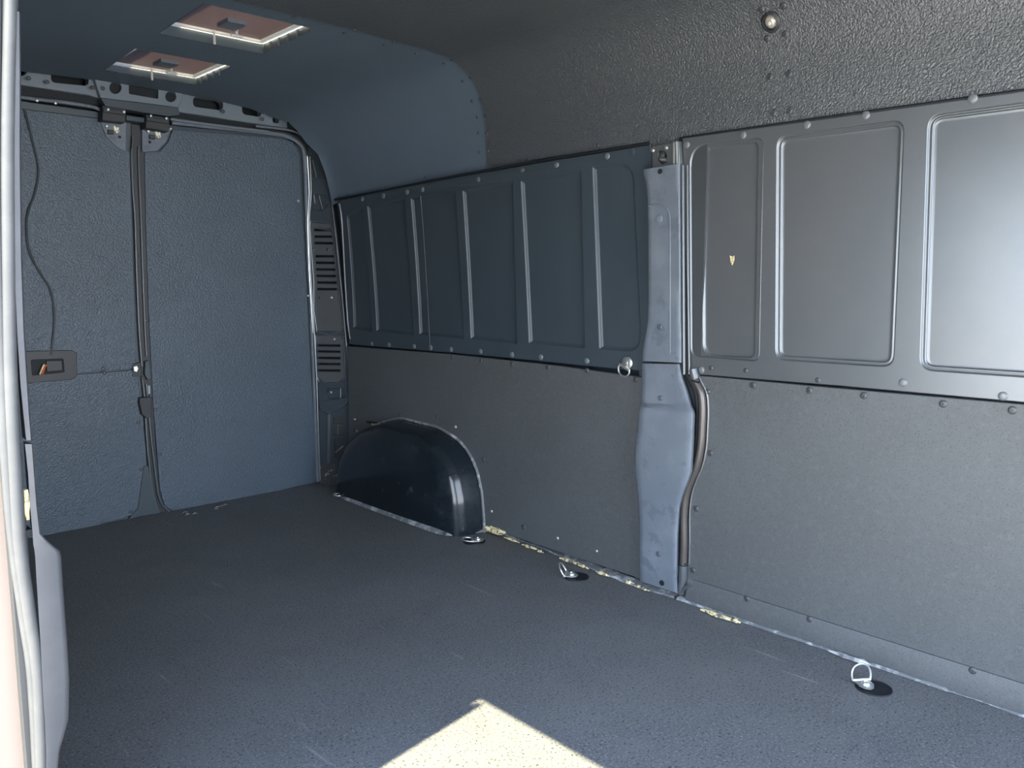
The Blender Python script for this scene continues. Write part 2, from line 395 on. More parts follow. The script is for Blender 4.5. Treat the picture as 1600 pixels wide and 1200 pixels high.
# ------------------------------------------------------------------ stamped upper sheets (parts of wall_right)
GRV = [(0, 0), (.0010, -.0004), (.0024, -.0030), (.0036, -.0064), (.0048, -.0071), (.0064, -.0070), (.0082, -.0058), (.0106, -.0058), (.0116, -.0063), (.0124, -.0085), (.0132, -.0105), (.0145, -.0112), (.020, -.0113)]
STEP1 = GRV[:5]; STEP2 = [(0, -.0066), (.0013, -.0072), (.0027, -.0098), (.0040, -.0125), (.0057, -.0134), (.012, -.0136)]
THN = [(0, 0), (.0012, -.0004), (.0028, -.0022), (.0042, -.0048), (.0052, -.0056), (.0066, -.0059), (.0078, -.0066), (.0094, -.0095), (.0110, -.0104), (.0150, -.0106)]
def stamped(outer_ab, panes, steps, base, m_frame, m_pane, label, d=.02, step=.12):
    outer = ccw(outer_ab); holes = [dens(ccw(q[0] if isinstance(q[0], list) else q), step) for q in panes]
    mb = MB(); rings(mb, SW, dens(outer, step), [(0, d-.012), (0, d-.002), (.002, d)], cap=False)
    face2d(mb, SW, off(dens(outer, step), .002), holes, d)
    fr = mb.build('stamped_sheet', m_frame, wr, ang=35, label=label)
    for q, h in zip(panes, holes):
        pb = MB()
        if isinstance(q[0], list):      # a recess with a wider shelf on one side
            inner = dens(ccw(q[1]), step); rings(pb, SW, h, [(o, d+z) for o, z in STEP1+[(.0060, -.0066)]], cap=False)
            face2d(pb, SW, off(h, .0060), [inner], d-.0066); rings(pb, SW, inner, [(o, d+z) for o, z in STEP2])
        else: rings(pb, SW, h, [(o, d+z) for o, z in steps])
        pb.build('recessed_panel', m_pane, fr, ang=50)
    return fr
d = .02
A = lambda pts, dd=d: SW.abs(pts, dd)
# front sheet: right of the pillar
ztop = SW.ab(1300, 184, d)[1]; zt, zb = SW.ab(1600, 142, d)[1], SW.ab(1600, 629, d)[1]
outF = A([(1066, 216), (1300, 184), (1600, 142)])+[(-.35, zt), (-.35, zb)]+A([(1600, 629), (1300, 602), (1090, 585), (1076, 585)])
pA = [fillet(A([(1077, 226), (1194, 214), (1187, 566), (1079, 557)]), [.062, .026, .026, .03], 6),
      fillet(A([(1095, 228), (1184, 220), (1178, 561), (1096, 556)]), [.04, .024, .024, .04], 6)]
pB = fillet(A([(1213, 212), (1414, 185), (1397, 575), (1211, 563)]), .034, 6)
zc1, zc0 = SW.ab(1600, 158, d)[1], SW.ab(1600, 587, d)[1]
pC = fillet(A([(1449, 179)])+[(.02, zc1), (.02, zc0)]+A([(1436, 579)]), [.034, .034, .034, .034], 6)
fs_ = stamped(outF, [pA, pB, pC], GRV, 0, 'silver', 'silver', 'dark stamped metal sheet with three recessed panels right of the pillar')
studs('rivet', RV, SW, [(1073, 226), (1161, 211), (1261, 195), (1353, 180), (1520, 154), (1096, 578), (1411, 598), (1567, 619)], fs_, d+.001)
studs('screw', CLS, SW, [(1111, 575), (1165, 579), (1278, 594)], fs_, d)
# bare paint chip
mb = MB(); face2d(mb, SW, [SW.ab(x, y, d-.003) for x, y in [(1140, 399), (1144, 401), (1148, 399), (1147, 408), (1144, 415), (1142, 412), (1141, 405)]], [], d-.0035); mb.build('paint_chip', 'foam', fs_, smooth=False)

# rear sheet: between the rear pillar and the trimmed pillar
outR = A([(527, 314), (680, 283), (850, 253), (1016, 226)])+A([(1016, 580), (970, 577), (760, 556), (545, 538)])
quads = [[(541, 336), (566, 323), (582, 519), (552, 513)], [(573, 321), (632, 310), (646, 524), (588, 518)],
         [(641, 309), (712, 299), (725, 530), (655, 523)], [(722, 297), (801, 283), (808, 538), (735, 530)],
         [(813, 282), (908, 266), (914, 545), (826, 537)], [(925, 260), (990, 252), (1003, 552), (936, 546)]]
pq = [fillet(A(q), [.02 if i == 0 else .007, .007 if i < 5 else .07, .007 if i < 5 else .06, .007], 5) for i, q in enumerate(quads)]
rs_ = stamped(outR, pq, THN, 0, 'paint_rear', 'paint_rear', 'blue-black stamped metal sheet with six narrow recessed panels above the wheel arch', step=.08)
studs('rivet', RV, SW, [(566, 311), (599, 306), (636, 300), (660, 296), (748, 280), (817, 267), (870, 258), (949, 244), (581, 537), (608, 539), (647, 541), (673, 543), (705, 546), (751, 549), (800, 554), (845, 558), (917, 564)], rs_, d+.001)
studs('rivet', dome('rivet', .011, .002, 'paint_rear'), SW, [(988, 237)], rs_, d+.001)
MB().tube([SW.hit(x, y, d+.0005) for x, y in [(657, 306), (662, 370), (667, 450), (672, 545)]], .0015, 6).build('sheet_seam', 'paint', rs_)
MB().tube(smooth_line([SW.hit(x, y, d+.001) for x, y in [(530, 318), (534, 345), (538, 420), (543, 500), (547, 530)]], 3), .004, 6).build('bead', 'silver', rs_)

# shadow gap rail under the liner edge
mb = MB()
for pts in ([(523, 312), (600, 298), (680, 281), (850, 250), (1014, 224)], [(1062, 217), (1300, 183), (1600, 142)]):
    mb.tube([SW.hit(x, y, .014) for x, y in pts], .005, 6)
mb.build('liner_edge_gap', 'dark', wr)

# ------------------------------------------------------------------ lower wall boards (things)
d = .022
yb = SW.ab(1600, 1110, d); 
topz = SW.ab(1600, 632, d)[1]; botz = SW.ab(1600, 1085, .03)[1]
LA = lambda pts: SW.abs(pts, d)
cz = SW.ab(1350, 1000, d)[1]
outer = LA([(1093, 587), (1300, 606), (1600, 632)])+[(-.35, topz), (-.35, .075)]+LA([(1083, 916)])+LA([(1074, 905), (1075, 820), (1078, 778), (1086, 750), (1096, 726), (1102, 695), (1104, 640), (1101, 612)])
outer[5] = (outer[5][0], .075)
bf = plate(SW, dens(ccw(outer), .12), 0, d, bev=.002).build('wall_board', 'board', ang=30)
tag(bf, 'large grained black wall board right of the trimmed pillar, lower wall', 'wall panel')
studs('clip', CL, SW, [(1177, 602), (1106, 612), (1265, 610), (1350, 618), (1474, 631), (1582, 641), (1110, 708), (1088, 795), (1083, 891), (1167, 936), (1265, 968), (1520, 1048)], bf, d+.001)
y0 = outer[5][0]
mb = MB().grid([[Vector((D-.022, y, .075)), Vector((D-.0245, y, .070)), Vector((D-.031, y, .016)), Vector((D-.030, y, .004))] for y in (y0+.02, 1.0, .5, 0, -.35)])
mb.build('kick_flange', 'board', bf, ang=60)
# bent crease line of the board at its top left corner
MB().tube(smooth_line([SW.hit(x, y, d) for x, y in [(1170, 605), (1166, 625), (1155, 645), (1140, 660), (1128, 672)]], 4), .0012, 5).build('crease', 'board', bf)

outer = SW.abs([(543, 541), (700, 553), (850, 569), (1008, 590), (1008, 915), (900, 872), (775, 822)], d)+[SW.ab(775, 822, d)]
ya, yz = SW.ab(1008, 915, d)[0], SW.ab(545, 700, d)[0]
o2 = SW.abs([(543, 541), (700, 553), (850, 569), (1008, 590)], d)+[(ya, .022), (2.40, .022)]
archpts = SW.abs([(762, 800), (752, 735), (728, 690), (690, 667), (630, 658), (590, 668), (565, 695)], d)
o2 += [(2.41, .08)]+[(2.86+(y-2.86)*.92, z*.92-.01) for y, z in archpts]+[(yz, .16)]
br = plate(SW, dens(ccw(o2), .12), 0, d, bev=.002).build('wall_board', 'board', ang=30)
tag(br, 'grained black wall board above and beside the wheel arch', 'wall panel')
studs('clip', CL, SW, [(706, 558), (751, 563), (800, 569), (856, 574), (917, 579), (993, 593), (625, 648), (682, 651), (755, 718), (818, 824)], br, d+.001)
studs('clip', SC, SW, [(712, 667), (768, 799), (871, 841), (932, 861)], br, d+.001)
for i, (xx, yy) in enumerate([(555, 656), (555, 673), (556, 690), (556, 708)]):
    for (a, b) in ((xx-2, xx+3), (xx+18, xx+42-6*i)):
        q = ppl(SW, [(a, yy+(a-xx)*.17-2), (b, yy+(b-xx)*.17-2), (b, yy+(b-xx)*.17+1.5), (a, yy+(a-xx)*.17+1.5)], d, .001)
        mb = MB(); rings(mb, SW, q, [(0, d), (0, d+.0012)]); mb.build('slot', 'dark', br)
for (x, y, l) in [(586, 663, 5), (555, 655, 2), (557, 673, 2), (581, 680, 3), (557, 691, 2), (557, 708, 2)]:
    q = ppl(SW, [(x-l, y-1.5), (x+l, y-1), (x+l, y+2), (x-l, y+1)], d, .001); mb = MB(); rings(mb, SW, q, [(0, d+.001), (0, d+.002)]); mb.build('foam_fleck', 'foam', br)

# ------------------------------------------------------------------ pillar: metal channel and its plastic trims
P = lambda x, y, dd: SW.hit(x, y, dd)
pil = MB()
# backing channel behind the trims
pil.box((2.085, 1.40, 0), (2.15, 1.63, 1.40))
pl = pil.build('side_pillar', 'paint', smooth=False)
tag(pl, 'black metal pillar channel with brown-black flange behind the blue-grey covers', 'pillar', kind='structure')
mb = MB(); q = ppl(SW, [(1019, 228), (1060, 220), (1062, 258), (1019, 264)], .035, .003)
plate(SW, q, 0, .035, [pxcirc(SW, 1035, 246, 8, .035, ry=11)], mb=mb); mb.build('bolt_plate', 'silver', pl)
MB().tube([P(1053, 222, .04), P(1053, 256, .04)], .003, 6).tube([P(1057, 221, .04), P(1058, 256, .04)], .003, 6).build('plate_fold', 'steel', pl)
studs('screw', SC, SW, [(1020, 235), (1041, 231)], pl, .036)
mb = MB(); mb.tube(smooth_line([P(1028, 236, .02), P(1036, 240, .035), (P(1032, 248, .045)), P(1040, 250, .035), P(1035, 256, .02)], 4), .008, 8).build('cable_clump', 'rubber', pl)
# upper straight flanges right of trim
mb = MB()
for xs_, r_, dd in (((1067, 1068, 1069), .004, .045), ((1074, 1075, 1077), .003, .035)):
    mb.tube([P(xs_[0], 258, dd), P(xs_[1], 420, dd), P(xs_[2], 585, dd)], r_, 8)
mb.build('upper_flange', 'silver', pl)
# lower curved tube like flange
cl = [(1082, 586), (1089, 600), (1096, 616), (1098, 640), (1097, 670), (1095, 700), (1089, 728), (1079, 752), (1072, 775), (1069, 805), (1069, 845), (1068, 882)]
MB().tube(smooth_line([P(x, y, .034) for x, y in cl], 5), .0115, 12).build('curved_flange', 'bronze', pl)
MB().tube(smooth_line([P(x+9, y, .024) for x, y in cl], 5), .0035, 8).build('flange_lip', 'silver', pl)
MB().tube(smooth_line([P(x-8, y, .024) for x, y in cl], 5), .007, 8).build('flange_gap', 'dark', pl)
MB().tube([P(1083, 577, .032), P(1087, 592, .032)], .013, 12).build('flange_sleeve', 'silver', pl)
MB().tube([P(1068, 883, .030), P(1067, 905, .030), P(1064, 926, .026)], [.014, .014, .012], 12).build('flange_sleeve', 'silver', pl)
MB().tube([P(1080, 594, .046), P(1093, 598, .042)], .003, 6).build('sleeve_gap', 'dark', pl)
MB().tube([P(1061, 880, .044), P(1072, 882, .040)], .002, 6).build('sleeve_gap', 'dark', pl)
MB().tube(smooth_line([P(1063, 928, .03), P(1069, 920, .034), P(1078, 914, .034)], 4), .006, 8).build('foot_flange', 'silver', pl)

def trim_shell(rows, m):
    """rows: (py, x_left, x_right, depth left, depth right): a moulded shell with a rolled right edge"""
    mb = MB(); R_ = []
    for (py, xl, xr, dl, dr, tl) in rows:
        w_ = xr-xl; r = []
        r.append(P(xl+.5, py, .004)); r.append(P(xl, py, dl*.7)); r.append(P(xl+1.2, py, dl))
        for u in (.12, .3, .5, .7, .85): r.append(P(xl+w_*u, py+tl*u, dl+(dr-dl)*u))
        r.append(P(xl+w_*.94, py+tl*.94, dr)); r.append(P(xl+w_*.985, py+tl, dr-.003)); r.append(P(xr, py+tl, dr-.010)); r.append(P(xr+1.5, py+tl, dr-.022)); r.append(P(xr+2.5, py+tl, .006))
        R_.append(r)
    mb.grid(R_)
    n = len(R_[0]); mb.add(R_[0], [tuple(range(n))]); mb.add(R_[-1], [tuple(range(n))])
    return mb
def interp_rows(rows, step=8):
    out = []
    for a, b in zip(rows, rows[1:]):
        k = max(1, int((b[0]-a[0])/step))
        out += [tuple(a[i]+(b[i]-a[i])*j/k for i in range(6)) for j in range(k)]
    return out+[rows[-1]]
up = interp_rows([(265, 1004, 1063, .052, .060, -10), (275, 1006, 1063, .052, .060, -8), (290, 1010, 1063, .052, .06, -4), (310, 1012, 1063, .052, .06, -2), (400, 1013, 1064, .052, .06, 0), (470, 1013, 1064, .052, .06, 0),
                  (500, 1012, 1064, .052, .06, 0), (520, 1009, 1065, .052, .06, 0), (545, 1004, 1065, .052, .06, 0), (564, 1003, 1065, .052, .06, 3)])
tu = trim_shell(up, 'trim').build('pillar_cover', 'trim', ang=50)
tag(tu, 'blue-grey plastic pillar trim, upper piece with a round button', 'pillar cover')
studs('screw', SCD, SW, [(1031, 511)], tu, .0585)
studs('screw', dome('button', .0125, .003, 'trim', 18), SW, [(1030, 342)], tu, .0585)
studs('screw_hole', dome('hole', .0075, .0015, 'dark', 12), SW, [(1031, 268)], tu, .0595)
MB().tube(smooth_line([P(x, y, .0575) for x, y in [(1013, 322), (1028, 320), (1040, 324), (1046, 335), (1047, 360), (1047, 450), (1047, 552)]], 5), .0022, 6).build('relief_bead', 'trim', tu)
lowr = interp_rows([(568, 1003, 1062, .050, .058, 1), (590, 1003, 1066, .050, .060, 1), (605, 1003, 1072, .052, .062, 2), (630, 1002, 1079, .052, .066, 3), (636, 1000, 1083, .074, .082, 6), (642, 998, 1084, .076, .084, 6), (676, 996, 1083, .076, .084, 4),
                    (680, 993, 1083, .078, .084, 4), (735, 992, 1080, .078, .084, 2), (752, 994, 1074, .076, .080, 2), (772, 996, 1066, .066, .070, 2), (790, 998, 1062, .058, .062, 2), (830, 999, 1059, .056, .060, 3),
                    (872, 999, 1058, .056, .060, 8), (880, 999, 1058, .060, .064, 8), (893, 999, 1058, .048, .052, 12), (908, 1000, 1059, .046, .050, 19)], 7)
tl_ = trim_shell(lowr, 'trim').build('pillar_cover', 'trim', ang=50)
tag(tl_, 'blue-grey plastic pillar trim, lower stained piece with a stepped bulge down to the floor', 'pillar cover')
studs('screw', SCD, SW, [(1032, 622)], tl_, .060); studs('screw', SCD, SW, [(1029, 866)], tl_, .0605)
studs('screw_hole', dome('hole', .009, .0015, 'dark', 12), SW, [(1034, 911)], tl_, .0505)
MB().tube([P(1008, 628, .053), P(1045, 634, .058), P(1046, 628, .058)], .0014, 5).build('moulded_line', 'trim', tl_)

# ------------------------------------------------------------------ wheel arch
prf = [(2.375, 0), (2.378, .05), (2.388, .15), (2.422, .262), (2.51, .345), (2.66, .384), (2.93, .390), (3.10, .345), (3.22, .27), (3.30, .16), (3.33, .05), (3.335, 0)]
pf = [prf[0]]+fillet(prf, .035, 3)[4:-4]+[prf[-1]]
pf = [q for q in fillet(prf, [0]+[.22]*10+[0], 5)]
cy_, a_mb = 2.86, MB()
def arow(x, s, h): return [Vector((x, cy_+(y-cy_)*s, z*h)) for y, z in pf]
rows = [arow(2.12, 1.0, 1.0), arow(2.06, .985, .985), arow(2.00, .965, .965), arow(1.975, .945, .945), arow(1.955, .91, .91), arow(1.943, .86, .86), arow(1.938, .80, .80), arow(1.934, .6, .6), arow(1.932, .3, .3), arow(1.932, .02, .02)]
a_mb.grid(rows); wa = a_mb.build('wheel_arch', 'gloss', ang=60)
tag(wa, 'glossy black rounded wheel arch box standing on the floor at the rear', 'wheel arch')
fl_ = MB()
base = [(2.12, 2.365), (2.04, 2.385), (1.985, 2.405), (1.95, 2.425), (1.925, 2.47), (1.918, 2.60), (1.920, 2.9), (1.925, 3.15), (1.95, 3.25), (2.0, 3.30), (2.10, 3.345)]
bs = smooth_line([Vector((x, y, 0)) for x, y in base], 4)
fl_.grid([[v+Vector((0, 0, .003)) for v in bs], [v+Vector(((2.12-v.x)*.04, (cy_-v.y)*.01, .014)) for v in bs], [v+Vector(((2.12-v.x)*.10, (cy_-v.y)*.03, .020)) for v in bs], [v+Vector(((2.12-v.x)*.12, (cy_-v.y)*.05, .055)) for v in bs]])
fl_.build('sealed_skirt', 'scuffed', wa, label='dusty grey sealant skirt')
rim = [Vector((2.076, cy_+(y-cy_)*1.0, z*1.0+.001)) for y, z in pf]
MB().tube(rim, .006, 6).build('rim_seal', 'scuffed', wa)
for y_, z_ in ((2.428, .250), (2.522, .335)):
    MB().tube(smooth_line([Vector((2.07, cy_+(y_-cy_)*.985, z_*.985)), Vector((2.0, cy_+(y_-cy_)*.967, z_*.967)), Vector((1.96, cy_+(y_-cy_)*.93, z_*.93)), Vector((1.945, cy_+(y_-cy_)*.87, z_*.86))], 4), .0018, 6).build('pressed_crease', 'gloss', wa)

# ------------------------------------------------------------------ floor edge strips and torn foam
def strip(top, bot, dd, name, m):
    a = [SF.hit(x, y, dd) for x, y in top]; b = [SF.hit(x, y, .002) for x, y in bot]
    return a, b
def edge_strip(pts_px, wpx, label, ext=None):
    a = [SF.hit(x, y, .002) for x, y in pts_px]
    if ext: a.append(Vector(ext))
    a = smooth_line(a, 8)
    rows = []
    for k, v in enumerate(a):
        j = random.uniform(-.003, .003)
        rows.append([Vector((v.x-wpx+j, v.y, .001)), Vector((v.x-wpx*.8+j, v.y, .005+abs(j))), Vector((v.x-.3*wpx, v.y, .006+random.uniform(0, .003))), Vector((v.x, v.y, .010)), Vector((v.x+.02, v.y, .012))])
    o = MB().grid(rows).build('floor_edge_strip', 'scuffed', ang=40); return tag(o, label, 'edge strip')
s1 = edge_strip([(774, 828), (840, 852), (900, 876), (960, 900), (1004, 917), (1058, 932)], .016, 'narrow torn sealing strip along the floor between wheel arch and pillar')
s2 = edge_strip([(1066, 932), (1150, 961), (1300, 1011), (1460, 1064), (1598, 1110)], .030, 'silvery scuffed sealing strip along the floor right of the pillar', ext=(D-.030, -.35, .002))
def lump(px, py, l, w_, h, parent, seed, m='foam'):
    c = SF.hit(px, py, .008); rnd = random.Random(seed); rows = []
    for i in range(9):
        u = i/8; s_ = math.sin(math.pi*clamp(u, .04, .96))**.5*(1+rnd.uniform(-.25, .25)); y = c.y+(u-.5)*l
        rows.append([Vector((c.x-w_*s_+rnd.uniform(-.002, .002), y, .003)), Vector((c.x-w_*.5*s_, y, .003+h*s_)), Vector((c.x+w_*.3*s_, y, .003+h*s_*rnd.uniform(.6, 1.2))), Vector((c.x+w_*s_, y, .005))])
    MB().grid(rows).build('foam_scrap', m, parent, ang=20)
for i, (x, y, l, w_) in enumerate([(1004, 917, .06, .009), (985, 909, .05, .008), (942, 895, .06, .009), (912, 884, .05, .007), (893, 876, .11, .010), (828, 853, .08, .010), (844, 860, .04, .006), (800, 842, .09, .008), (776, 831, .07, .012)]):
    lump(x, y, l, w_, .008, s1, i)
for i, (x, y, l, w_) in enumerate([(1124, 960, .13, .011), (1146, 967, .05, .010)]): lump(x, y, l, w_, .008, s2, 50+i)
lump(1330, 1026, .13, .013, .010, s2, 70, 'scuffed')
# crumpled sealant at the foot of the arch
mb = MB(); rnd = random.Random(4)
for k in range(9):
    c = SF.hit(762+k*2.5, 826+k*.8, .02); mb.tube([c+Vector((0, -.03, rnd.uniform(-.01, .01))), c+Vector((rnd.uniform(-.01, .01), 0, rnd.uniform(.0, .015))), c+Vector((0, .03, -.01))], [.004, .008, .003], 6)
mb.build('crumpled_sealant', 'foam', s1, ang=15)

# ------------------------------------------------------------------ lashing rings
def lash(px, py, ang, tilt, label, r_dish=.043, flat=False, dishoff=(.018, 0), S=.95):
    c = SF.hit(px, py, 0); t = empty('lashing_ring', c); tag(t, label, 'lashing ring', 'lashing rings in the floor')
    ca, sa = math.cos(ang), math.sin(ang)
    T = lambda x, y, z: c+Vector((x*ca-y*sa, x*sa+y*ca, z))*1
    dc = T(dishoff[0], dishoff[1], 0)
    MB().lathe([(r_dish, .0006), (r_dish*.985, .0030), (r_dish*.93, .0032), (r_dish*.90, .0012), (r_dish*.3, .0010)], 28, Matrix.Translation(dc)).build('dish', 'dark', t)
    # tab plate
    o = [(-.020, -.020), (.006, -.020), (.020, -.012), (.026, 0), (.020, .012), (.006, .020), (-.020, .020)]
    o = fillet(o, .005, 3); n = len(o); mb = MB()
    mb.add([T(x*S, y*S, .004) for x, y in o]+[T(x*S, y*S, .0085) for x, y in o], [tuple(range(n, 2*n))]+[(k, (k+1) % n, (k+1) % n+n, k+n) for k in range(n)])
    mb.build('tab', 'steel', t, ang=30)
    MB().lathe([(.0115, .008), (.0115, .011), (.009, .014), (.006, .0145), (.005, .012)], 16, Matrix.Translation(T(.002, 0, 0))).build('bolt_head', 'steel', t)
    MB().tube([T(-.020*S, -.024*S, .0085), T(-.020*S, .024*S, .0085)], .0045, 8).build('hinge_bar', 'steel', t)
    hp = [(-.024, 0), (-.026, .012), (-.024, .026), (-.016, .037), (0, .042), (.016, .037), (.024, .026), (.026, .012), (.024, 0)]
    ct, st = math.cos(tilt), math.sin(tilt)
    MB().tube(smooth_line([T(-.020*S-v*ct*S, u*S, .008+v*st*S) for u, v in hp], 4), .0029, 8).build('loop', 'steel', t)
    return t
def yaw_to(px): # ground direction of a pixel column
    r = SF.ray(px, 600); return math.atan2(r.y, r.x)
lash(1352, 1073, yaw_to(1350)+math.radians(-150), math.radians(82), 'steel lashing ring standing up in the floor at lower right', dishoff=(.010, .016))
lash(892, 901, yaw_to(892)+math.radians(-100), math.radians(60), 'steel lashing ring on the floor left of the pillar foot')
lash(746, 846, yaw_to(746)+math.radians(-80), math.radians(8), 'steel lashing ring lying flat beside the wheel arch front', dishoff=(-.012, 0))
lash(536, 776, yaw_to(541)+math.radians(-90), math.radians(10), 'steel lashing ring half hidden behind the wheel arch near the rear door', r_dish=.030, S=.7)
for o in bpy.data.objects:
    if o.name.startswith('lashing_ring'): o['group'] = 'lashing rings in the floor'
c = SW.hit(981, 567, .024); t = empty('lashing_ring', c); tag(t, 'steel lashing ring hanging on the wall at the left of the pillar', 'lashing ring')
mt = Matrix.Translation(c) @ quat((-1, 0, 0)).to_matrix().to_4x4()
MB().lathe([(.021, 0), (.021, .004), (.018, .007), (.012, .008), (.010, .013), (.006, .015)], 20, mt).build('bolt_plate', 'steel', t)
MB().tube([c+Vector((-.008, .022, -.006)), c+Vector((-.009, -.014, -.022))], .0055, 8).build('hinge_bar', 'steel', t)
MB().tube(smooth_line([c+Vector((-.010, y, z)) for y, z in [(.024, -.004), (.030, -.018), (.026, -.034), (.012, -.043), (-.004, -.042), (-.014, -.032), (-.016, -.020)]], 4), .0028, 8).build('loop', 'steel', t)

# ------------------------------------------------------------------ rear doors
def dpl(pts, d0, d1, r=.004, holes=(), bev=.002, n=3, S=SR): return plate(S, dens(ppl(S, pts, d1, r, n), .25), d0, d1, holes, bev=bev)
d2 = empty('door_2', (1.62, YR, 0)); struct(d2, 'right rear door leaf lined in pebbled blue-black', 'door')
d1 = empty('door_1', (.75, YR, 0)); struct(d1, 'left rear door leaf lined in pebbled blue-black with handle recess', 'door')
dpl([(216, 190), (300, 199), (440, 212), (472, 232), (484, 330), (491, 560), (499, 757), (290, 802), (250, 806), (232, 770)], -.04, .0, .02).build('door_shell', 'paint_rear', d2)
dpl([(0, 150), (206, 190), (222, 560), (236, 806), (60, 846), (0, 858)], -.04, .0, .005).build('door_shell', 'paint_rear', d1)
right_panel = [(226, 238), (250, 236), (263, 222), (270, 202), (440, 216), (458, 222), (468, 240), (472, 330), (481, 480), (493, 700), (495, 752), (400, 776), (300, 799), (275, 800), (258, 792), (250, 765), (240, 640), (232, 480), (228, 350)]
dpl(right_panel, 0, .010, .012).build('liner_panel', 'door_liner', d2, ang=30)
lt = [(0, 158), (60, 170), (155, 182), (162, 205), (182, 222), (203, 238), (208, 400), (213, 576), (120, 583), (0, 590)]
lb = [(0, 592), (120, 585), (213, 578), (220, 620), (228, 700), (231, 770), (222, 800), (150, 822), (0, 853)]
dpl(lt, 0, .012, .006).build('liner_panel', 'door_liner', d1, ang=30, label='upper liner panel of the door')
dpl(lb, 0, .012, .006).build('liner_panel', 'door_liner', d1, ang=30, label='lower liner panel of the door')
studs('clip', CLS, SR, [(161, 576), (163, 583), (214, 400), (216, 660), (204, 800), (220, 733), (160, 817)], d1, .013)
studs('clip', CLS, SR, [(224, 380), (229, 500), (236, 619), (250, 710), (259, 792), (289, 797), (243, 640)], d2, .011)
studs('screw', SC, SR, [(466, 314), (267, 201), (482, 462)], d2, .012)
# lips around the right leaf
def lip(pts, dd, r, m, parent, name, S=SR, n=4, seg=8): return MB().tube(smooth_line([S.hit(x, y, dd) for x, y in pts], n), r, seg).build(name, m, parent)
lip([(268, 191), (340, 199), (420, 208), (448, 213), (466, 223), (475, 240), (478, 300), (481, 380), (486, 480), (491, 600), (497, 752)], .012, .010, 'trim', d2, 'edge_flange')
lip([(268, 186), (340, 194), (424, 204), (452, 209), (470, 220), (480, 242), (484, 262), (485, 300)], .020, .004, 'rubber', d2, 'top_seal')
lip([(480, 243), (483, 300), (481, 345), (483, 420), (489, 520)], .02, .003, 'steel', d2, 'bright_edge')
# centre channel
dpl([(205, 193), (226, 196), (230, 350), (236, 560), (246, 740), (256, 800), (238, 808), (228, 700), (218, 560), (210, 380)], 0, .004, .004).build('gap_channel', 'rubber', d2)
lip([(217, 228), (216.5, 250), (220, 330), (223, 420), (227, 520), (229, 556)], .012, .0035, 'silver', d2, 'edge_bead')
lip([(229, 600), (236, 680), (243, 740), (248, 775), (256, 792), (270, 802), (286, 804)], .012, .004, 'silver', d2, 'edge_bead')
lip([(208, 212), (207, 228), (206, 240), (207.5, 290), (211, 340), (214, 430), (218, 520), (222, 572)], .016, .0045, 'silver', d1, 'edge_bead')
lip([(222, 590), (226, 620), (230, 690), (236, 745), (243, 785), (250, 800)], .012, .0045, 'silver', d1, 'edge_bead')
dpl([(225, 728), (232, 728), (240, 770), (252, 802), (225, 806), (200, 812), (215, 795)], 0, .016, .004).build('foot_gusset', 'paint_rear', d1)
# latch plates near top
lpL = dpl([(156, 186), (198, 190), (197, 238), (182, 229), (166, 214)], 0, .018, .008).build('latch_plate', 'trim', d1)
lpR = dpl([(222, 196), (268, 200), (260, 222), (246, 236), (222, 238)], 0, .018, .008).build('latch_plate', 'trim', d2)
for (q, par, x, y) in ((0, lpL, 178, 201), (1, lpR, 243, 209)):
    dpl([(x-1, y-6), (x+8, y+0), (x+9, y+6), (x+5, y+8), (x+1, y+3)], .018, .030, .003).build('catch', 'gold', par)
    dpl([(x-9, y+1), (x, y+2), (x, y+9), (x-9, y+8)], .018, .028, .002).build('catch_body', 'rubber', par)
    studs('screw', SC, SR, [(x-11, y-4), (x+6, y-1), (x+5, y+5)], par, .03)
    studs('screw_hole', dome('hole', .006, .001, 'dark', 10), SR, [(x-4+13*(1-q)-5*q, y+13)], par, .019)
# black hinge guards at the top
gL = dpl([(160, 165), (197, 171), (196, 192), (160, 188)], 0, .07, .004).build('guard_box', 'rubber', d1)
gR = dpl([(228, 179), (266, 184), (264, 206), (228, 200)], 0, .07, .004).build('guard_box', 'rubber', d2)
dpl([(161, 168), (196, 173), (196, 180), (161, 175)], .07, .078, .003).build('guard_lip', 'rubber', gL)
dpl([(229, 182), (265, 187), (264, 193), (229, 189)], .07, .078, .003).build('guard_lip', 'rubber', gR)
studs('screw', SC, SR, [(169, 171), (194, 175)], gL, .079); studs('screw', SC, SR, [(236, 181), (260, 185)], gR, .079)
# mid latch, sticker and bracket in the gap
t = dpl([(206, 568), (220, 566), (222, 588), (207, 589)], 0, .014, .002).build('mid_latch', 'rubber', d1)
dpl([(208, 573), (214, 571), (217, 576), (214, 582), (209, 580)], .014, .026, .002).build('catch', 'steel', t)
dpl([(227, 565), (233, 563), (236, 592), (231, 594), (226, 585)], .004, .022, .003).build('striker', 'paint_rear', d2)
dpl([(229, 602), (235, 602), (235.5, 616), (229.5, 616)], .004, .008, .001).build('sticker', 'label', d2)
dpl([(218, 622), (236, 620), (238, 650), (230, 654), (222, 648), (218, 630)], .004, .034, .003).build('bracket', 'rubber', d2)
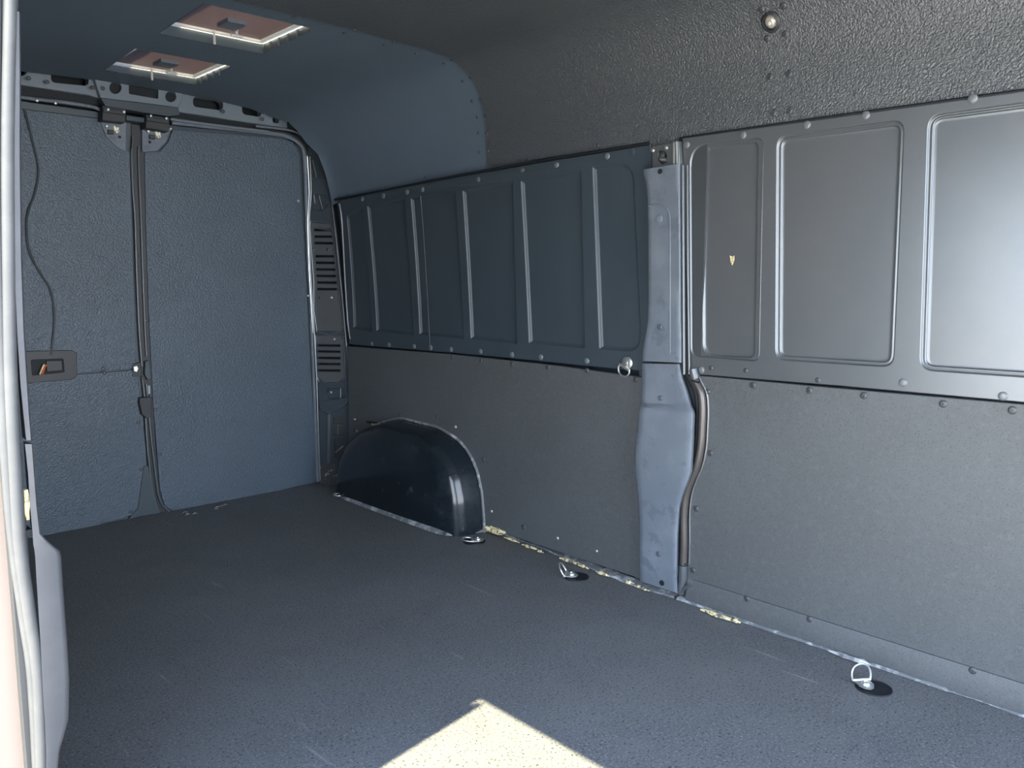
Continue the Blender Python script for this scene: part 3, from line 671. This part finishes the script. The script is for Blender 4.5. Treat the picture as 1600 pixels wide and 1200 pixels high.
# handle recess, wires and cable on left leaf
hr = dpl([(30, 549), (112, 547), (120, 551), (121, 588), (112, 593), (45, 599), (30, 599)], .012, .018, .010, [ppl(SR, [(48, 562), (99, 560), (101, 582), (50, 587)], .018, .006)]).build('handle_recess', 'rubber', d1)
dpl([(48, 562), (99, 560), (101, 582), (50, 587)], .0125, .014, .004).build('recess_floor', 'dark', hr)
dpl([(72, 564), (97, 563), (98, 579), (73, 581)], .014, .022, .004).build('pull_tab', 'rubber', hr)
lip([(62, 585), (66, 576), (69, 569)], .030, .0035, 'cream', hr, 'wire'); lip([(66, 585), (69, 577), (72, 570)], .030, .003, 'orange', hr, 'wire')
lip([(38, 170), (52, 225), (60, 265), (55, 300), (42, 340), (45, 390), (62, 425), (80, 455), (85, 500), (80, 555)], .018, .0038, 'paint', d1, 'cable')
# debris on threshold
mb = MB()
for (x, y, l) in [(289, 797, 4), (293, 800, 3), (305, 799, 4), (340, 789, 5), (347, 787, 5), (338, 792, 3), (352, 785, 3)]:
    c = SF.hit(x, y+4, .002); mb.tube([c+Vector((-l*.003, 0, 0)), c+Vector((0, .004, .003)), c+Vector((l*.003, .002, 0))], [.0012, .003, .001], 5)
o = mb.build('threshold_debris', 'scuffed', ang=15); tag(o, 'pale crumbs of debris along the rear door threshold', 'debris', kind='stuff')

# ------------------------------------------------------------------ rear header beam (part of wall_rear)
def ob(x0, y0, x1, y1, sl, r): return [(x0, y0), (x1, y0+sl*(x1-x0)), (x1, y1+sl*(x1-x0)), (x0, y1)]
holesL = [ppl(SR, ob(79, 112, 139, 129, .10, 8), .02, .03, 5), ccw(pxcirc(SR, 34, 110, 9, .02))]
hb = plate(SR, ccw(SR.abs([(0, 90), (60, 98), (150, 112), (240, 124), (300, 134), (380, 152), (420, 165), (440, 176), (449, 186), (449, 201), (417, 196), (280, 175), (160, 156), (140, 149), (0, 128)], .02)), -.02, .02,
           holesL+[ppl(SR, ob(301, 150, 349, 167, .13, 8), .02, .028, 5), ppl(SR, [(172, 128), (279, 146), (277, 163), (170, 150)], .02, .004), ppl(SR, ob(378, 162, 409, 179, .14, 8), .02, .026, 5), ppl(SR, ob(426, 174, 436, 192, .14, 4), .02, .01, 4)], bev=.003).build('header_beam', 'paint_rear', wb, ang=30)
M['beam'] = mat('beam_paint', (.145, .175, .21), .45, .5)
hb.data.materials[0] = M['beam']
dpl([(165, 124), (215, 129), (282, 143), (278, 162), (168, 150)], .0, .024, .003).build('bracket_shade_plate', 'dark', wb)  # dark plate standing in for the shade seen through the bracket holes
cb = dpl([(147, 121), (215, 129), (283, 141), (286, 150), (279, 168), (157, 153)], .0, .045, .004,
         [ccw(pxcirc(SR, 180.5, 137, 10, .045, 18)), ppl(SR, [(201, 127), (248, 135), (248, 155), (201, 147)], .045, .008), pxcirc(SR, 267, 151, 9, .045, 18)]).build('bracket_plate', 'beam', wb)
dpl([(157, 153), (279, 168), (281, 180), (262, 182), (165, 166)], .0, .060, .004).build('bracket_shelf', 'paint_rear', wb)
studs('screw', CLS, SR, [(161, 138), (170, 161), (203, 162), (233, 167), (259, 172), (74, 128), (45, 122), (145, 137), (410, 186), (414, 176), (349, 174)], wb, .05)
dpl([(0, 128), (140, 148), (158, 155), (160, 166), (0, 146)], -.02, .004, .004).build('gutter', 'dark', wb)
dpl([(280, 174), (417, 195), (468, 203), (470, 212), (420, 206), (268, 186)], -.02, .004, .004).build('gutter', 'dark', wb)
lip([(0, 146), (40, 153), (100, 160), (145, 167), (158, 173)], .03, .007, 'trim', wb, 'light_rail')
dpl([(0, 153), (150, 174), (160, 178), (160, 186), (0, 166)], -.02, .018, .002).build('lower_frame', 'paint_rear', wb)
lip([(266, 186), (340, 196), (420, 206)], .032, .006, 'beam', wb, 'light_rail')
lip([(400, 197), (450, 203), (470, 210)], .05, .005, 'trim', wb, 'light_rail')
studs('screw', SC, SR, [(58, 157), (87, 161)], wb, .038)
dpl([(197, 180), (228, 184), (228, 192), (197, 188)], 0, .05, .003).build('centre_stop', 'paint_rear', wb)
# frame corner between right leaf and the pillar
dpl([(440, 190), (478, 200), (500, 225), (505, 300), (484, 300), (478, 240), (466, 220), (440, 210)], -.03, .002, .006).build('corner_frame', 'paint_rear', wb)

# ------------------------------------------------------------------ rear pillar beside the door
rp = empty('rear_pillar', (2.05, 3.46, 0)); tag(rp, 'black pressed metal corner pillar with vent slots right of the rear doors', 'pillar', kind='structure')
def sp(pts, d0, d1, r=.004, holes=(), bev=.002, S=SP): return plate(S, dens(ppl(S, pts, d1, r, 3), .2), d0, d1, holes, bev=bev)
slots1 = [(359+10.25*k) for k in range(12)]
def slot(y, x0, x1, h=2.3): return ppl(SP, [(x0, y-h), (x1, y-h+.3), (x1, y+h+.3), (x0, y+h)], .012, .004, 3)
h1 = []
for k, y in enumerate(slots1):
    if k in (3, 11): continue
    if k == 10: y = 452
    y = 359+10.3*k if k < 10 else 452
    if k >= 10: continue
    h1.append(slot(y, 488+k*.6, 517+k*.95))
main_out = [(480, 228), (497, 238), (506, 268), (514, 296), (522, 330), (528, 380), (535, 450), (541, 520), (545, 580), (546, 622), (498, 632), (493, 560), (490, 500), (485, 420), (482, 350), (484, 300)]
box1 = [(487, 347), (516, 350), (521, 380), (529, 450), (537, 512), (533, 518), (495, 518), (490, 440), (484, 354)]
box2 = [(493, 524), (532, 525), (537, 532), (538, 590), (530, 598), (505, 598), (495, 588)]
tri1 = [(485, 246), (494, 250), (503, 280), (487, 276)]
tri2 = [(486, 303), (508, 304), (513, 322), (504, 330), (490, 329), (486, 322)]
H = [ppl(SP, q, .010, .008) for q in (tri1, tri2, box1, box2)]
oval = [(512, 606), (536, 606), (540, 612), (540, 618), (536, 624), (514, 624), (508, 615)]
H.append(ppl(SP, oval, .010, .010))
sp(main_out, -.02, .010, .006, H, bev=.003).build('pressed_face', 'paint_rear', rp, ang=30)
sp(box1, -.004, .002, .008, h1, bev=.001).build('vent_panel', 'silver', rp, label='tall vent panel with ten slots')
h2 = [ppl(SP, [(494, y-2.3), (532, y-2), (532, y+2.3), (494, y+2)], .004, .004) for y in (540, 549.5, 559.5, 569, 579)]
sp(box2, -.004, .002, .008, h2, bev=.001).build('vent_panel', 'silver', rp, label='short vent panel with five slots')
sp([(480, 228), (548, 320), (548, 640), (490, 640)], -.05, -.035, .004).build('inner_skin', 'dark', rp)
for q in (box1, box2): MB().tube(smooth_line([SP.hit(x, y, .011) for x, y in q+q[:1]], 2), .0025, 6).build('vent_frame_bead', 'silver', rp)
for q in (tri1, tri2): sp(q, -.01, -.004, .006).build('pocket', 'paint_rear', rp)
lip([(488, 250), (495, 280)], .0, .003, 'silver', rp, 'brace', SP); lip([(490, 303), (492, 318)], .0, .003, 'silver', rp, 'brace', SP); lip([(498, 305), (504, 328)], .0, .003, 'silver', rp, 'brace', SP); lip([(509, 304), (512, 318)], .002, .003, 'steel', rp, 'brace', SP)
sp(oval, -.02, -.010, .006).build('oval_pocket', 'paint_rear', rp); lip([(532, 607), (532, 623)], -.004, .003, 'silver', rp, 'rib', SP)
studs('screw', SC, SP, [(517, 613), (518, 465), (522, 530)], rp, .006); studs('screw', CLS, SP, [(512, 390), (488, 390), (492, 465), (500, 465)], rp, .004)
lip([(508, 280), (515, 300), (520, 330), (528, 400), (536, 480), (543, 560), (545, 600), (544, 624), (536, 634), (512, 645)], .014, .0035, 'silver', rp, 'edge_bead', SP)
lip([(484, 245), (486, 300), (483, 345), (485, 420), (491, 520), (495, 600), (498, 700), (500, 750)], .014, .004, 'silver', rp, 'edge_bead', SP)
# lower boxed section
lows = [(498, 628), (546, 620), (547, 754), (506, 760), (499, 740)]
holes = [ppl(SP, q, .0, .008) for q in ([(520, 652), (536, 650), (538, 656), (538, 680), (521, 681), (519, 674)], [(521, 686), (537, 684), (539, 690), (539, 712), (536, 716), (523, 715)])]
sp(lows, -.05, .0, .004, holes).build('lower_face', 'paint_rear', rp, ang=30)
sp([(498, 628), (546, 620), (545, 628), (535, 638), (512, 648), (500, 640)], 0, .012, .004).build('ledge', 'paint_rear', rp)
sp([(511, 648), (515, 646), (515, 724), (510, 724)], 0, .010, .002).build('fold', 'silver', rp)
for q in ([(519, 651), (538, 650), (538, 681), (519, 681)], [(520, 685), (539, 684), (539, 716), (521, 716)]): sp(q, -.03, -.015, .004).build('pocket', 'paint', rp)
lip([(524, 707), (536, 697)], -.006, .0028, 'steel', rp, 'bright_rod', SP); lip([(528, 665), (528, 680)], -.008, .003, 'silver', rp, 'rib', SP); lip([(520, 663), (538, 664)], -.008, .003, 'silver', rp, 'rib', SP)
sp([(500, 726), (547, 723), (547, 753), (507, 761), (500, 755)], 0, .004, .003).build('footing', 'rust', rp, label='rust and paint flaked footing')

# ------------------------------------------------------------------ roof hatches
def hatch(x0, x1, y0, y1, z, dz, label):
    t = empty('roof_hatch', ((x0+x1)/2, (y0+y1)/2, z)); tag(t, label, 'roof hatch', 'roof hatches')
    mb = MB(); q = [(x0, y0), (x1, y0), (x1, y1), (x0, y1)]
    n = 4; mb.add([(x, y, prof(y)[-1][1]-.001) for x, y in q]+[(x, y, 1.92) for x, y in q], [(k, (k+1) % n, (k+1) % n+n, k+n) for k in range(n)])
    mb.build('well', 'paint_rear', t, smooth=False)
    zf = z+dz; i = .020
    mb = MB()
    for k, (o_, zz) in enumerate([(0, zf), (.002, zf-.004), (.008, zf-.005), (.009, zf-.002), (.011, zf-.002), (.012, zf-.006), (i, zf-.004), (i+.001, zf+.01)]):
        mb.v += [Vector((x, y, zz)) for x, y in off(ccw(fillet(q, .02, 4)), o_)]
    m_ = len(fillet(q, .02, 4)); mb.f = [(a*m_+k, a*m_+(k+1) % m_, (a+1)*m_+(k+1) % m_, (a+1)*m_+k) for a in range(7) for k in range(m_)]
    mb.build('frame', 'white', t)
    MB().box((x0+.015, y0+.015, zf+.004), (x1-.015, y1-.015, zf+.008)).build('smoked_pane', 'pane', t, smooth=False)
    cx, cyy = x0+(x1-x0)*.62, y1-.085
    MB().tube([(cx, cyy, zf+.004), (cx, cyy, zf-.016)], .005, 10).tube([(cx-.02, cyy, zf-.018), (cx+.02, cyy, zf-.018)], .0055, 8).build('t_handle', 'white', t)
    MB().tube([(cx-.055, y1-.035, zf), (cx-.055, y1-.035, zf-.045)], .004, 8).build('support_pin', 'white', t)
    mb = MB().box((cx-.075, cyy-.10, zf-.008), (cx-.01, cyy-.02, zf+.004)); mb.build('latch_box', 'trim', t, smooth=False)
    # joints in the well side
    for k in range(4):
        yy = y0+(y1-y0)*(.3+.18*k); MB().box((x1-.004, yy-.002, z-.010), (x1-.001, yy+.002, zf)).build('well_rib', 'silver', t, smooth=False)
    # torn bright liner edge
    MB().tube([(x0-.01, y1+.004, z-.004), ((x0+x1)/2, y1+.008, z-.006), (x1-.01, y1+.004, z-.004)], .0022, 6).build('cut_edge', 'scuffed', t)
    return t
h0 = hatch(1.07, 1.43, 2.46, 2.81, 1.797, .022, 'nearer roof hatch with white frame, smoked pane and white T handle')
h1_ = hatch(1.065, 1.405, 3.02, 3.335, 1.768, .020, 'farther roof hatch with white frame and smoked pane, nearest the rear doors')
# ------------------------------------------------------------------ door jamb at the left edge
jb = empty('door_jamb', (.26, JY, 0)); tag(jb, 'pale sunlit door jamb with rubber seals at the left edge', 'door jamb', kind='structure')
def jl(pts, dd, r, m, name, seg=12): return MB().tube(smooth_line([SJ.hit(x, y, dd) for x, y in pts], 5), r, seg).build(name, m, jb)
jl([(-8, -40), (-7, 300), (2, 560), (14, 760), (24, 860), (38, 960), (52, 1060), (62, 1240)], .0, .008, 'seal', 'outer_lip')
jl([(18, -40), (13, 200), (14, 420), (17, 600), (25, 760), (32, 860), (46, 960), (60, 1060), (66, 1240)], .006, .0085, 'seal', 'weather_seal', 16)
jl([(6, -40), (1, 300), (7, 600), (16, 780), (28, 900), (44, 1000), (52, 1100), (58, 1240)], .0, .0035, 'rubber', 'seal_groove')
MB().box((.240, JY+.004, -.35), (.262, JY+.026, 1.65)).build('jamb_panel', 'rubber', jb, smooth=False)
def jshell(rows, dd):
    mb = MB(); R_ = []
    for (py, xl, xr) in rows: R_.append([SJ.hit(xl, py, 0), SJ.hit(xl, py, dd), SJ.hit(xl+(xr-xl)*.8, py, dd), SJ.hit(xl+(xr-xl)*.95, py, dd-.002), SJ.hit(xr, py, dd-.006), SJ.hit(xr, py, dd-.006)+Vector((-.004, .035, 0))])
    mb.grid(R_); n = len(R_[0]); mb.add(R_[0], [tuple(range(n))]); mb.add(R_[-1], [tuple(range(n))]); return mb
t = jshell([(18, 22, 32), (120, 21, 33), (250, 20, 33), (400, 22, 35), (520, 27, 39), (600, 32, 44), (650, 37, 47), (688, 41, 50)], .012).build('jamb_cover', 'trim_light', ang=40)
tag(t, 'narrow pale grey plastic strip down the left door jamb, upper piece', 'jamb cover')
t = jshell([(694, 39, 52), (740, 44, 55), (790, 47, 59), (834, 51, 64), (850, 52, 80), (861, 54, 94), (870, 55, 96), (920, 58, 99), (1000, 63, 105), (1060, 66, 108), (1100, 68, 108), (1125, 70, 107), (1150, 71, 100), (1175, 72, 93), (1230, 72, 88)], .016).build('jamb_cover', 'trim_light', ang=40)
tag(t, 'pale grey plastic jamb cover that widens near the floor, lower piece', 'jamb cover')
MB().tube([SJ.hit(40, 765, .0), SJ.hit(42, 785, .0), SJ.hit(41, 800, 0), SJ.hit(44, 812, .0)], [.003, .005, .004, .002], 8).build('foam_wedge', 'foam', jb)
MB().box(tuple(SJ.hit(36, 840, 0)+Vector((0, -.004, 0))), tuple(SJ.hit(52, 870, 0)+Vector((0, .02, .04)))).build('jamb_clip', 'dark', jb)
